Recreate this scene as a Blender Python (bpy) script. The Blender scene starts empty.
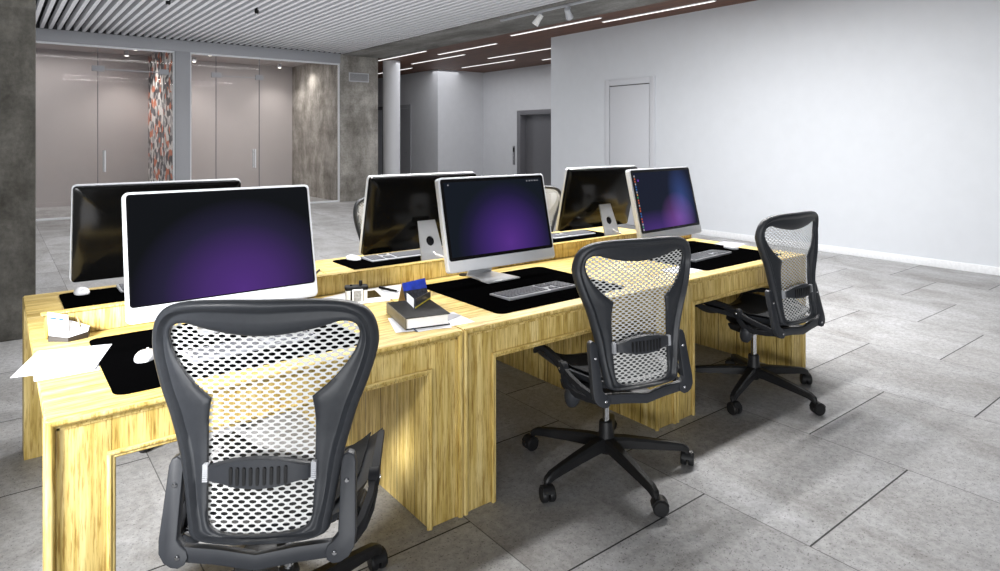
import bpy, bmesh, math, random
from mathutils import Vector, Matrix
random.seed(7)
S = bpy.context.scene
COL = S.collection
R = math.radians
PI = math.pi

# ------------------------------------------------------------------ materials
def newmat(name):
    m = bpy.data.materials.new(name); m.use_nodes = True
    nt = m.node_tree; nt.nodes.clear()
    out = nt.nodes.new('ShaderNodeOutputMaterial')
    return m, nt, out

def N(nt, typ, **kw):
    n = nt.nodes.new(typ)
    for k, v in kw.items():
        if k in n.inputs: n.inputs[k].default_value = v
        else: setattr(n, k, v)
    return n

def math_(nt, op, a, b=None, clamp=False):
    n = nt.nodes.new('ShaderNodeMath'); n.operation = op; n.use_clamp = clamp
    for i, x in enumerate((a, b)):
        if x is None: continue
        if isinstance(x, (int, float)): n.inputs[i].default_value = x
        else: nt.links.new(x, n.inputs[i])
    return n.outputs[0]

def ramp(nt, fac, stops, interp='LINEAR'):
    n = nt.nodes.new('ShaderNodeValToRGB'); n.color_ramp.interpolation = interp
    e = n.color_ramp.elements
    while len(e) < len(stops): e.new(0.5)
    for el, (p, c) in zip(e, stops):
        el.position = p
        el.color = (c, c, c, 1) if isinstance(c, (int, float)) else (c[0], c[1], c[2], 1)
    nt.links.new(fac, n.inputs[0]); return n.outputs[0]

def mixc(nt, fac, a, b, mode='MIX'):
    n = nt.nodes.new('ShaderNodeMix'); n.data_type = 'RGBA'; n.blend_type = mode
    for i, x in ((0, fac), (6, a), (7, b)):
        if isinstance(x, (int, float)): n.inputs[i].default_value = x
        elif isinstance(x, tuple): n.inputs[i].default_value = (x[0], x[1], x[2], 1)
        else: nt.links.new(x, n.inputs[i])
    return n.outputs[2]

def bsdf(nt, out, color=None, rough=.5, metal=0, spec=.5, coat=0, bump=None, bstr=.1, bdist=.002):
    p = nt.nodes.new('ShaderNodeBsdfPrincipled')
    if isinstance(color, tuple): p.inputs['Base Color'].default_value = (*color, 1)
    elif color is not None: nt.links.new(color, p.inputs['Base Color'])
    if isinstance(rough, (int, float)): p.inputs['Roughness'].default_value = rough
    else: nt.links.new(rough, p.inputs['Roughness'])
    p.inputs['Metallic'].default_value = metal
    p.inputs['Specular IOR Level'].default_value = spec
    p.inputs['Coat Weight'].default_value = coat
    p.inputs['Coat Roughness'].default_value = .05
    if bump is not None:
        b = nt.nodes.new('ShaderNodeBump'); b.inputs['Strength'].default_value = bstr
        b.inputs['Distance'].default_value = bdist
        nt.links.new(bump, b.inputs['Height']); nt.links.new(b.outputs[0], p.inputs['Normal'])
    nt.links.new(p.outputs[0], out.inputs[0]); return p

def noise(nt, vec, scale, detail=4, rough=.55, dist=0):
    n = nt.nodes.new('ShaderNodeTexNoise')
    n.inputs['Scale'].default_value = scale; n.inputs['Detail'].default_value = detail
    n.inputs['Roughness'].default_value = rough; n.inputs['Distortion'].default_value = dist
    nt.links.new(vec, n.inputs['Vector']); return n.outputs[0]

def objvec(nt, scale=None):
    t = nt.nodes.new('ShaderNodeTexCoord')
    if scale is None: return t.outputs['Object']
    mp = nt.nodes.new('ShaderNodeMapping'); mp.inputs['Scale'].default_value = scale
    nt.links.new(t.outputs['Object'], mp.inputs[0]); return mp.outputs[0]

def plain(name, col, rough=.5, metal=0, spec=.5, coat=0, var=.06, vscale=40, bump=.0):
    m, nt, out = newmat(name)
    n = noise(nt, objvec(nt), vscale, 3)
    c = ramp(nt, n, [(.3, tuple(x*(1-var) for x in col)), (.7, tuple(min(1, x*(1+var)) for x in col))])
    bsdf(nt, out, c, rough, metal, spec, coat, n if bump else None, bump, .001)
    return m

def emit(name, col, strength):
    m, nt, out = newmat(name)
    e = N(nt, 'ShaderNodeEmission', Color=(*col, 1), Strength=strength)
    nt.links.new(e.outputs[0], out.inputs[0]); return m

def wood(name, tint=1.0):
    m, nt, out = newmat(name)
    t = nt.nodes.new('ShaderNodeTexCoord'); g = nt.nodes.new('ShaderNodeNewGeometry')
    oi = nt.nodes.new('ShaderNodeObjectInfo')
    add = nt.nodes.new('ShaderNodeVectorMath'); add.operation = 'ADD'
    nt.links.new(t.outputs['Object'], add.inputs[0])
    sc = nt.nodes.new('ShaderNodeVectorMath'); sc.operation = 'SCALE'
    sc.inputs[0].default_value = (3.1, 1.7, 5.3); nt.links.new(oi.outputs['Random'], sc.inputs['Scale'])
    nt.links.new(sc.outputs[0], add.inputs[1])
    sep = nt.nodes.new('ShaderNodeSeparateXYZ'); nt.links.new(g.outputs['True Normal'], sep.inputs[0])
    up = math_(nt, 'GREATER_THAN', math_(nt, 'ABSOLUTE', sep.outputs[2]), .7)
    def mp(s):
        k = nt.nodes.new('ShaderNodeMapping'); k.inputs['Scale'].default_value = s
        nt.links.new(add.outputs[0], k.inputs[0]); return k.outputs[0]
    vec = mixc(nt, up, mp((1, 1, .055)), mp((.055, 1, 1)))
    fine = noise(nt, vec, 190, 5, .65)
    mid = noise(nt, vec, 42, 4, .6, .6)
    big = noise(nt, add.outputs[0], 3.2, 3)
    base = ramp(nt, mid, [(.25, (.34, .225, .048)), (.42, (.56, .405, .115)), (.6, (.74, .58, .235)), (.8, (.84, .71, .37))])
    streak = ramp(nt, fine, [(.38, (.40, .27, .07)), (.50, (1, 1, 1))])
    c = mixc(nt, .65, base, streak, 'MULTIPLY')
    c = mixc(nt, .35, c, ramp(nt, big, [(.3, (.82, .78, .70)), (.7, (1.0, 1.0, 1.0))]), 'MULTIPLY')
    # tongue-and-groove joints on the broad side panels
    sp = nt.nodes.new('ShaderNodeSeparateXYZ'); nt.links.new(t.outputs['Object'], sp.inputs[0])
    side = math_(nt, 'GREATER_THAN', math_(nt, 'ABSOLUTE', sep.outputs[0]), .9)
    fr = math_(nt, 'FRACT', math_(nt, 'DIVIDE', math_(nt, 'ADD', sp.outputs[1], 5.03), .135))
    gl = math_(nt, 'MULTIPLY', math_(nt, 'LESS_THAN', fr, .03), side)
    c = mixc(nt, gl, c, (.10, .065, .015))
    bsdf(nt, out, c, .48, 0, .35, 0, fine, .25, .001)
    return m

def concrete(name, dark, light, vert=True, scale=1.0, warm=(.9, .86, .78)):
    m, nt, out = newmat(name)
    v = objvec(nt, (1, 1, .6) if vert else (1, .35, 1))
    o = objvec(nt)
    a = noise(nt, v, 2.2*scale, 8, .68, .25)
    b = noise(nt, o, 26*scale, 6, .7)
    h = noise(nt, objvec(nt, (.25, .25, 2.2)), 2.0*scale, 5, .6)
    c = ramp(nt, a, [(.34, dark), (.5, tuple((x+y)/2 for x, y in zip(dark, light))), (.64, light)])
    c = mixc(nt, .55, c, ramp(nt, b, [(.3, .45), (.62, 1.0)]), 'MULTIPLY')
    c = mixc(nt, .5, c, ramp(nt, h, [(.35, .6), (.6, 1.0)]), 'MULTIPLY')
    bsdf(nt, out, c, .78, 0, .3, 0, b, .5, .004)
    return m

def floor_mat():
    m, nt, out = newmat('grey stone tile')
    o = objvec(nt)
    s = nt.nodes.new('ShaderNodeSeparateXYZ'); nt.links.new(o, s.inputs[0])
    x, y = s.outputs[0], s.outputs[1]
    u = math_(nt, 'DIVIDE', math_(nt, 'ADD', x, -.535), .8345)
    row = math_(nt, 'FLOOR', u); fu = math_(nt, 'FRACT', u)
    odd = math_(nt, 'ABSOLUTE', math_(nt, 'MODULO', row, 2))
    v = math_(nt, 'ADD', math_(nt, 'DIVIDE', math_(nt, 'ADD', y, -1.515), .8366), math_(nt, 'MULTIPLY', math_(nt, 'SUBTRACT', 1, odd), .5))
    fv = math_(nt, 'FRACT', v); cell = math_(nt, 'FLOOR', v)
    jx = math_(nt, 'LESS_THAN', math_(nt, 'ABSOLUTE', math_(nt, 'SUBTRACT', fu, .5)), 2)
    dx = math_(nt, 'SUBTRACT', .5, math_(nt, 'ABSOLUTE', math_(nt, 'SUBTRACT', fu, .5)))
    dy = math_(nt, 'SUBTRACT', .5, math_(nt, 'ABSOLUTE', math_(nt, 'SUBTRACT', fv, .5)))
    jx = math_(nt, 'LESS_THAN', dx, .0024)
    jy = math_(nt, 'LESS_THAN', dy, .0040)
    cb = nt.nodes.new('ShaderNodeCombineXYZ'); nt.links.new(row, cb.inputs[0]); nt.links.new(cell, cb.inputs[1])
    wn = nt.nodes.new('ShaderNodeTexWhiteNoise'); wn.noise_dimensions = '3D'; nt.links.new(cb.outputs[0], wn.inputs[0])
    # each tile takes its own offset in the stone pattern
    ofs = nt.nodes.new('ShaderNodeVectorMath'); ofs.operation = 'SCALE'; nt.links.new(wn.outputs['Color'], ofs.inputs[0]); ofs.inputs['Scale'].default_value = 9
    pv = nt.nodes.new('ShaderNodeVectorMath'); pv.operation = 'ADD'; nt.links.new(o, pv.inputs[0]); nt.links.new(ofs.outputs[0], pv.inputs[1])
    p = pv.outputs[0]
    st = nt.nodes.new('ShaderNodeMapping'); st.inputs['Scale'].default_value = (1, .55, 1); nt.links.new(p, st.inputs[0])
    cloud = noise(nt, st.outputs[0], 2.4, 9, .62, .7)
    fine = noise(nt, p, 38, 7, .75)
    speck = noise(nt, p, 130, 3, .6)
    vein = noise(nt, st.outputs[0], 5.0, 8, .7, 1.4)
    c = ramp(nt, cloud, [(.30, (.30, .292, .285)), (.5, (.44, .44, .445)), (.70, (.57, .575, .595))])
    c = mixc(nt, .45, c, ramp(nt, fine, [(.36, .35), (.60, 1.0)]), 'MULTIPLY')
    c = mixc(nt, ramp(nt, vein, [(.60, 0.0), (.72, .35)]), c, (.52, .52, .52))
    c = mixc(nt, ramp(nt, speck, [(.33, .8), (.40, 0.0)]), c, (.09, .085, .08))
    tv = ramp(nt, wn.outputs['Value'], [(0, .86), (1, 1.06)])
    c = mixc(nt, 1.0, c, tv, 'MULTIPLY')
    c = mixc(nt, math_(nt, 'MULTIPLY', jx, .75), c, (.035, .034, .033))
    c = mixc(nt, jy, c, (.012, .012, .012))
    rg = ramp(nt, fine, [(.3, .62), (.7, .48)])
    bsdf(nt, out, c, rg, 0, .35, 0, fine, .25, .002)
    return m

def mosaic_mat():
    m, nt, out = newmat('orange black and white mosaic')
    mp = objvec(nt, (7.5, 7.5, 8.5))
    vo = nt.nodes.new('ShaderNodeTexVoronoi'); vo.inputs['Scale'].default_value = 1.0
    nt.links.new(mp, vo.inputs['Vector'])
    s = nt.nodes.new('ShaderNodeSeparateXYZ'); nt.links.new(vo.outputs['Color'], s.inputs[0])
    c = ramp(nt, s.outputs[0], [(0, (.06, .06, .07)), (.26, (.70, .20, .09)), (.42, (.85, .82, .80)), (.64, (.16, .16, .18)), (.76, (.50, .49, .50)), (.88, (.85, .83, .81))], 'CONSTANT')
    bsdf(nt, out, c, .35)
    return m

def walnut_ceiling():
    m, nt, out = newmat('dark walnut boards')
    v = objvec(nt, (1, .05, 1))
    a = noise(nt, v, 40, 5, .65)
    o = objvec(nt); s = nt.nodes.new('ShaderNodeSeparateXYZ'); nt.links.new(o, s.inputs[0])
    fr = math_(nt, 'FRACT', math_(nt, 'DIVIDE', s.outputs[0], .18))
    c = ramp(nt, a, [(.3, (.06, .021, .008)), (.7, (.185, .068, .028))])
    c = mixc(nt, math_(nt, 'LESS_THAN', fr, .05), c, (.015, .007, .004))
    bsdf(nt, out, c, .55)
    return m

def glass_mat():
    m, nt, out = newmat('clear office glass')
    tr = N(nt, 'ShaderNodeBsdfTransparent', Color=(.97, .975, .975, 1))
    gl = N(nt, 'ShaderNodeBsdfGlossy', Color=(1, 1, 1, 1)); gl.inputs['Roughness'].default_value = .0
    lw = nt.nodes.new('ShaderNodeFresnel'); lw.inputs['IOR'].default_value = 1.52
    f = math_(nt, 'MULTIPLY', lw.outputs[0], .11, True)
    mx = nt.nodes.new('ShaderNodeMixShader'); nt.links.new(f, mx.inputs[0])
    nt.links.new(tr.outputs[0], mx.inputs[1]); nt.links.new(gl.outputs[0], mx.inputs[2])
    nt.links.new(mx.outputs[0], out.inputs[0]); return m

def screen_mat(name, kind):
    m, nt, out = newmat(name)
    o = objvec(nt)
    def blob(cx, cz, sx, sz):
        mp = nt.nodes.new('ShaderNodeMapping'); mp.vector_type = 'POINT'
        mp.inputs['Location'].default_value = (-cx/sx, 0, -cz/sz); mp.inputs['Scale'].default_value = (1/sx, 0, 1/sz)
        nt.links.new(o, mp.inputs[0])
        ln = nt.nodes.new('ShaderNodeVectorMath'); ln.operation = 'LENGTH'; nt.links.new(mp.outputs[0], ln.inputs[0])
        return ln.outputs['Value']
    if kind == 'purple':
        c = ramp(nt, blob(.05, .01, .38, .34), [(0, (.085, .032, .21)), (.35, (.062, .028, .15)), (.72, (.021, .018, .045)), (1, (.0075, .0085, .0105))])
    elif kind == 'violet':
        c = ramp(nt, blob(.05, .04, .32, .31), [(0, (.095, .032, .24)), (.4, (.050, .022, .15)), (.8, (.015, .013, .042)), (1, (.009, .012, .018))])
    else:
        a = ramp(nt, blob(.10, .05, .20, .17), [(0, (.14, .042, .20)), (1, (.0, .0, .0))])
        b = ramp(nt, blob(.17, .17, .15, .24), [(0, (.025, .05, .17)), (1, (0, 0, 0))])
        d = ramp(nt, blob(-.15, .0, .45, .12), [(0, (.05, .014, .14)), (1, (0, 0, 0))])
        c = mixc(nt, 1, mixc(nt, 1, mixc(nt, 1, (.013, .016, .030), a, 'ADD'), b, 'ADD'), d, 'ADD')
    em = N(nt, 'ShaderNodeEmission', Strength=1.0); nt.links.new(c, em.inputs[0])
    gl = N(nt, 'ShaderNodeBsdfGlossy', Color=(1, 1, 1, 1)); gl.inputs['Roughness'].default_value = .12
    mx = nt.nodes.new('ShaderNodeMixShader'); mx.inputs[0].default_value = .004
    nt.links.new(em.outputs[0], mx.inputs[1]); nt.links.new(gl.outputs[0], mx.inputs[2])
    nt.links.new(mx.outputs[0], out.inputs[0]); return m

MT = dict(
    wood=wood('yellow oak'),
    floor=floor_mat(),
    wall=plain('white painted plaster', (.64, .67, .715), .75, var=.015, vscale=6),
    greywall=plain('grey painted plaster', (.62, .63, .66), .75, var=.02, vscale=6),
    office=plain('taupe office wall', (.46, .43, .43), .8, var=.02, vscale=5),
    trimwhite=plain('white trim paint', (.80, .82, .85), .4),
    doorwhite=plain('pale grey door paint', (.58, .60, .645), .5, var=.01),
    doorgrey=plain('mid grey door paint', (.16, .16, .175), .5),
    doormid=plain('grey corridor door paint', (.36, .365, .39), .5),
    steel=plain('brushed lift steel', (.30, .30, .32), .35, metal=.7),
    pillar=concrete('weathered concrete', (.21, .195, .17), (.57, .545, .505)),
    column=concrete('dark stained concrete', (.038, .036, .030), (.13, .125, .113), scale=1.3),
    beam=concrete('beam concrete', (.15, .145, .13), (.33, .325, .31), vert=False),
    slat=plain('grey aluminium slats', (.62, .625, .65), .5, var=.02),
    dark=plain('dark void', (.05, .05, .055), .9),
    header=plain('grey frame paint', (.40, .41, .44), .5, var=.02),
    walnut=walnut_ceiling(), mosaic=mosaic_mat(), glass=glass_mat(),
    columnpaint=plain('white column paint', (.72, .73, .76), .6, var=.01),
    led=emit('warm white strip light', (1, .97, .95), 1.6),
    spotglow=emit('warm downlight', (1, .93, .85), 6),
    alu=plain('satin aluminium', (.40, .41, .43), .34, metal=.35, var=.02),
    aluwhite=plain('bright aluminium', (.66, .68, .72), .35, metal=.15, var=.015),
    blackglass=plain('glossy black glass', (.004, .004, .004), .16, spec=.35),
    screenblack=plain('black screen border', (.006, .006, .007), .25, spec=.3),
    mat=plain('black desk pad', (.0010, .0010, .0011), 1.0, spec=.0, var=.1, vscale=300),
    keys=plain('light grey keycaps', (.10, .104, .118), .45),
    keytray=plain('silver keyboard tray', (.40, .41, .44), .35, metal=.4),
    mouse=plain('white mouse plastic', (.78, .79, .82), .25, coat=.5, var=.01),
    frame=plain('charcoal chair plastic', (.034, .037, .043), .42, spec=.4, var=.08, vscale=60, bump=.15),
    link=plain('dark grey link arm', (.020, .021, .024), .6, spec=.12),
    frame2=plain('graphite chair plastic', (.040, .043, .050), .45, spec=.35, var=.05),
    seat=plain('dark grey seat mesh', (.018, .019, .021), .8, spec=.15, var=.15, vscale=300),
    base=plain('black nylon', (.012, .012, .013), .48, spec=.4, var=.1),
    netting=plain('white woven netting', (.74, .74, .725), .6, var=.03, vscale=200),
    chrome=plain('chrome', (.75, .76, .78), .12, metal=1, var=.01),
    clip=plain('pale grey clip', (.62, .63, .66), .5),
    paper=plain('white paper', (.70, .71, .74), .8, var=.01),
    paperoff=plain('cream pages', (.80, .79, .77), .8, var=.05, vscale=120),
    greypaper=plain('grey paper', (.42, .42, .45), .8, var=.02),
    ink=plain('faint print', (.26, .265, .29), .8),
    blueink=plain('blue print', (.004, .10, .45), .7),
    cover=plain('black book cloth', (.006, .006, .0058), .5, spec=.08, var=.2, vscale=60),
    spine=plain('brown black spine', (.10, .085, .055), .5, var=.15),
    brown=plain('brown card', (.36, .25, .12), .7),
    darkbrown=plain('dark brown leather', (.020, .013, .007), .55),
    ribbon=plain('navy ribbon', (.03, .04, .08), .6),
    blue=plain('deep blue print', (.012, .04, .42), .4, var=.35, vscale=25),
    night=plain('dark photo print', (.02, .022, .035), .35, var=.9, vscale=90),
    yellow=plain('yellow print', (.62, .50, .02), .6),
    blackplastic=plain('black plastic', (.005, .005, .0055), .5, spec=.15),
    picture=plain('grey printed picture', (.20, .20, .20), .6, var=.35, vscale=120),
    white=plain('white plastic', (.80, .80, .79), .4),
    cable=plain('white cable', (.80, .80, .82), .5),
)

# ------------------------------------------------------------------ mesh builder
class MB:
    def __init__(s): s.v = []; s.f = []; s.m = []
    def add(s, vs, fs, mi=0, M=None):
        o = len(s.v)
        s.v += [tuple(M @ Vector(p)) if M else tuple(p) for p in vs]
        s.f += [tuple(i+o for i in f) for f in fs]; s.m += [mi]*len(fs)
    def box(s, a, b, mi=0, M=None):
        (x0, y0, z0), (x1, y1, z1) = a, b
        vs = [(x0,y0,z0),(x1,y0,z0),(x1,y1,z0),(x0,y1,z0),(x0,y0,z1),(x1,y0,z1),(x1,y1,z1),(x0,y1,z1)]
        s.add(vs, [(3,2,1,0),(4,5,6,7),(0,1,5,4),(1,2,6,5),(2,3,7,6),(3,0,4,7)], mi, M)
    def prism(s, pts, z0, z1, axis='z', mi=0, M=None):
        n = len(pts)
        def P(p, h):
            return (p[0], p[1], h) if axis == 'z' else ((p[0], h, p[1]) if axis == 'y' else (h, p[0], p[1]))
        vs = [P(p, z0) for p in pts] + [P(p, z1) for p in pts]
        fs = [tuple(range(n-1, -1, -1)), tuple(range(n, 2*n))] + [(i, (i+1) % n, n+(i+1) % n, n+i) for i in range(n)]
        s.add(vs, fs, mi, M)
    def lathe(s, prof, n=20, mi=0, M=None):
        vs = []; fs = []
        for r, z in prof:
            vs += [(r*math.cos(2*PI*i/n), r*math.sin(2*PI*i/n), z) for i in range(n)]
        k = len(prof)
        for j in range(k-1):
            fs += [(j*n+i, j*n+(i+1) % n, (j+1)*n+(i+1) % n, (j+1)*n+i) for i in range(n)]
        fs += [tuple(range(n-1, -1, -1)), tuple((k-1)*n+i for i in range(n))]
        s.add(vs, fs, mi, M)
    def sweep(s, path, sect, up=(0, 0, 1), mi=0, scales=None, M=None):
        """closed section (list of (a,b)) along a path; a along side, b along up"""
        n = len(sect); P = [Vector(p) for p in path]; vs = []; k = len(P)
        for i, p in enumerate(P):
            t = (P[min(i+1, k-1)]-P[max(i-1, 0)]).normalized()
            u = Vector(up); sd = t.cross(u)
            if sd.length < 1e-4: sd = t.cross(Vector((0, 1, 0)))
            sd.normalize(); u = sd.cross(t)
            sc = scales[i] if scales else 1
            sa, sb = sc if isinstance(sc, tuple) else (sc, sc)
            vs += [tuple(p+sd*(a*sa)+u*(b*sb)) for a, b in sect]
        fs = [(i*n+j, i*n+(j+1) % n, (i+1)*n+(j+1) % n, (i+1)*n+j) for i in range(k-1) for j in range(n)]
        fs += [tuple(range(n-1, -1, -1)), tuple((k-1)*n+j for j in range(n))]
        s.add(vs, fs, mi, M)
    def tube(s, path, r, n=10, mi=0, scales=None, up=(0, 0, 1), M=None):
        s.sweep(path, [(r*math.cos(2*PI*i/n), r*math.sin(2*PI*i/n)) for i in range(n)], up, mi, scales, M)
    def build(s, name, mats, parent=None, bevel=0, seg=2, smooth=True, loc=None, rot=None, angle=38):
        me = bpy.data.meshes.new(name); me.from_pydata(s.v, [], s.f)
        if not isinstance(mats, (list, tuple)): mats = [mats]
        for m in mats: me.materials.append(MT[m])
        for p, mi in zip(me.polygons, s.m): p.material_index = mi
        bm = bmesh.new(); bm.from_mesh(me)
        bmesh.ops.recalc_face_normals(bm, faces=bm.faces)
        if bevel:
            es = [e for e in bm.edges if len(e.link_faces) == 2 and e.calc_face_angle(0) > R(35)]
            bmesh.ops.bevel(bm, geom=es, offset=bevel, segments=seg, affect='EDGES', clamp_overlap=True, profile=.5)
        bm.to_mesh(me); bm.free()
        if smooth:
            for p in me.polygons: p.use_smooth = True
            me.set_sharp_from_angle(angle=R(angle))
        o = bpy.data.objects.new(name, me); COL.objects.link(o)
        if loc: o.location = loc
        if rot: o.rotation_euler = rot
        if parent: o.parent = parent
        return o

def rrect(w, h, r, n=5, cx=0, cy=0):
    pts = []
    for sx, sy, a0 in ((1, 1, 0), (-1, 1, 90), (-1, -1, 180), (1, -1, 270)):
        for i in range(n+1):
            a = R(a0+90*i/n)
            pts.append((cx+sx*(w/2-r)+r*math.cos(a), cy+sy*(h/2-r)+r*math.sin(a)))
    return pts

def tag(o, label, cat, group=None):
    o['label'] = label; o['category'] = cat
    if group: o['group'] = group
    return o
def struct(o): o['kind'] = 'structure'; return o
def thing(name, label, cat, loc, rz=0, group=None):
    o = bpy.data.objects.new(name, None); o.empty_display_size = .1; COL.objects.link(o)
    o.location = loc; o.rotation_euler = (0, 0, rz)
    return tag(o, label, cat, group)
def copy_tree(o, parent=None):
    c = o.copy(); COL.objects.link(c)
    if parent: c.parent = parent
    for ch in list(o.children): copy_tree(ch, c)
    return c

# ------------------------------------------------------------------ setting
ZC = 3.245          # ceiling height
YG = 13.35          # office glass front
b = MB(); b.box((-3.2, -2.6, -.1), (11.2, 19.2, 0)); struct(b.build('floor', 'floor', smooth=False))

# white wall on the right (runs away from the viewer), its door and skirting
b = MB(); b.box((8.063, -2.6, 0), (8.32, 8.804, ZC)); struct(b.build('wall_right', 'wall', smooth=False))
b = MB(); b.box((8.048, -2.6, 0), (8.063, 6.40, .085)); b.box((8.048, 7.49, 0), (8.063, 8.80, .085)); struct(b.build('baseboard_right', 'trimwhite', bevel=.003))
d = MB()
d.box((8.040, 7.36, 0), (8.063, 7.46, 2.36)); d.box((8.040, 6.42, 0), (8.063, 6.52, 2.36)); d.box((8.040, 6.52, 2.26), (8.063, 7.36, 2.36))
dd = struct(d.build('door_1', 'doorwhite', bevel=.003)); 
b = MB(); b.box((8.046, 6.532, .005), (8.055, 7.348, 2.246)); b.build('door_leaf', 'doorwhite', dd, bevel=.002)
b = MB(); b.box((8.056, 6.515, .0), (8.0631, 7.365, 2.268)); b.build('painted_gap_shade', 'dark', dd, smooth=False)  # dark sheet behind the leaf paints the shade in the gap round it

# wall behind, with the lift
b = MB(); b.box((10.905, 5.0, 0), (11.15, 11.70, ZC)); b.box((10.905, 12.95+.25, 0), (11.15, 14.9, ZC)); b.box((10.905, 11.70, 2.10), (11.15, 13.2, ZC))
struct(b.build('wall_lift', 'greywall', smooth=False))
b = MB(); b.box((9.39, 14.73, 0), (10.905, 14.95, ZC)); struct(b.build('wall_corridor_end', 'greywall', smooth=False))
b = MB(); b.box((9.39, 14.95, 0), (9.6, 19.2, ZC)); struct(b.build('wall_corridor', 'greywall', smooth=False))
b = MB(); b.box((6.9, 19.0, 0), (9.39, 19.2, ZC)); struct(b.build('wall_corridor_back', 'greywall', smooth=False))
# lift doorway
b = MB()
b.box((10.87, 13.06, 0), (11.12, 13.2, 2.12)); b.box((10.87, 11.70, 0), (11.12, 11.84, 2.12)); b.box((10.87, 11.84, 2.0), (11.12, 13.06, 2.12))
dl = struct(b.build('door_2', 'doorgrey', bevel=.004))
b = MB(); b.box((11.07, 11.84, 0), (11.10, 12.45, 2.0)); b.box((11.075, 12.455, 0), (11.105, 13.06, 2.0)); b.build('door_leaf', 'steel', dl)
# corridor doors
b = MB(); b.box((9.365, 16.15, 0), (9.39, 16.25, 2.36)); b.box((9.365, 17.0, 0), (9.39, 17.1, 2.36)); b.box((9.365, 16.25, 2.26), (9.39, 17.0, 2.36))
d3 = struct(b.build('door_3', 'doormid')); 
b = MB(); b.box((9.372, 16.255, .004), (9.39, 16.995, 2.25)); b.build('door_leaf', 'doormid', d3)
b = MB(); b.box((9.34, 16.30, .98), (9.372, 16.42, 1.0)); b.build('door_handle', 'steel', d3)
b = MB(); b.box((9.365, 17.75, 0), (9.39, 17.85, 2.36)); b.box((9.365, 18.6, 0), (9.39, 18.7, 2.36)); b.box((9.365, 17.85, 2.26), (9.39, 18.6, 2.36))
d4 = struct(b.build('door_4', 'doorgrey')); b = MB(); b.box((9.372, 17.855, .004), (9.39, 18.595, 2.25)); b.build('door_leaf', 'doorwhite', d4)

# ceilings
b = MB(); b.box((7.05, -2.6, ZC), (11.2, 19.2, ZC+.08)); struct(b.build('ceiling_walnut', 'walnut', smooth=False))
b = MB(); b.box((6.05, -2.6, 3.22), (7.05, YG+.02, 3.62)); struct(b.build('ceiling_beam', 'beam', smooth=False))
b = MB()
x = -3.1
while x < 6.0:
    b.box((x, -2.6, 3.245), (x+.052, YG-.02, 3.345)); x += .1195
b.box((-3.2, -2.6, 3.60), (6.05, YG+.1, 3.64), 1)
b.box((-3.2, YG-.03, 3.245), (6.05, YG+.1, 3.62), 1)
struct(b.build('ceiling_slats', ['slat', 'dark'], smooth=False))

# pillars and columns
b = MB(); b.box((5.98, YG, 0), (6.90, YG+.9, 3.62)); pil = struct(b.build('pillar_concrete', 'pillar', bevel=.01))
b = MB(); b.box((-1.3, 5.60, 0), (.232, 6.6, 3.35)); struct(b.build('column_left', 'column', bevel=.012))
b = MB(); b.lathe([(.205, 0), (.205, 3.25)], 40, M=Matrix.Translation((7.54, 13.9, 0))); struct(b.build('column_white', 'columnpaint'))

# glazed offices
b = MB(); b.box((-3.2, 16.0, 0), (2.68, 16.15, 3.3)); b.box((2.94, 16.25, 0), (6.3, 16.4, 3.3)); struct(b.build('wall_office_back', 'office', smooth=False))
b = MB(); b.box((2.68, YG+.1, 0), (2.94, 16.3, 3.3)); struct(b.build('wall_mosaic', 'mosaic', smooth=False))
b = MB(); b.box((5.98, YG+.9, 0), (6.3, 16.4, 3.3)); struct(b.build('wall_concrete', 'pillar', smooth=False))
b = MB(); b.box((-3.2, YG+.1, 3.20), (6.05, 16.4, 3.3)); struct(b.build('ceiling_office', 'office', smooth=False))
b = MB(); b.box((-3.2, 15.975, 0), (2.68, 16.0, .085)); b.box((2.94, 16.225, 0), (5.98, 16.25, .085)); struct(b.build('baseboard_office', 'office'))
b = MB(); b.box((-3.2, YG-.02, 3.035), (5.98, YG+.1, 3.245)); b.box((2.68, YG-.02, 0), (2.94, YG+.1, 3.04)); struct(b.build('trim_1', 'header', bevel=.006))

def glazing(name, x0, x1, splits, doorx, hinge):
    w = MB()
    w.box((x0, YG+.02, 0), (x1, YG+.07, .035)); w.box((x0, YG+.02, 3.0), (x1, YG+.07, 3.035))
    w.box((x0, YG+.02, .035), (x0+.03, YG+.07, 3.0)); w.box((x1-.03, YG+.02, .035), (x1, YG+.07, 3.0))
    root = struct(w.build(name, 'trimwhite', bevel=.003))
    e = [x0+.03]+splits+[x1-.03]
    for i in range(len(e)-1):
        g = MB(); tall = 3.0
        isdoor = abs(e[i]-doorx) < .01
        z1 = 2.62 if isdoor else 3.0
        g.box((e[i]+.003, YG+.04, .037), (e[i+1]-.003, YG+.052, z1)); pn = g.build('glass_door' if isdoor else 'glass_pane', 'glass', root, smooth=False)
        if 0 < i:
            g = MB(); g.box((e[i]-.005, YG+.036, .037), (e[i]+.005, YG+.056, 2.998)); g.build('joint_seal', 'doorgrey', root, smooth=False)
        if isdoor:
            g = MB(); g.box((e[i]+.003, YG+.04, 2.628), (e[i+1]-.003, YG+.052, 2.999)); g.build('glass_transom', 'glass', root, smooth=False)
            hx = e[i+1]-.10 if hinge == 'l' else e[i]+.10
            g = MB()
            for yy in (YG-.02, YG+.11):
                g.tube([(hx, yy, .80), (hx, yy, 1.18)], .016)
            for z in (.86, 1.12): g.tube([(hx, YG-.02, z), (hx, YG+.11, z)], .008)
            g.build('pull_handle', 'trimwhite', pn)
            for xa, xb in ((e[i]-.09, e[i]+.10), (e[i+1]-.08, e[i+1]+.08)):
                g = MB(); g.box((xa, YG+.025, 2.58), (xb, YG+.066, 2.68)); g.build('patch_hinge', 'header', root, bevel=.004)
            g = MB(); g.box((e[i]+.01, YG+.036, 2.61), (e[i+1]-.01, YG+.056, 2.628)); g.build('door_rail', 'header', root)
    return root
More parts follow.
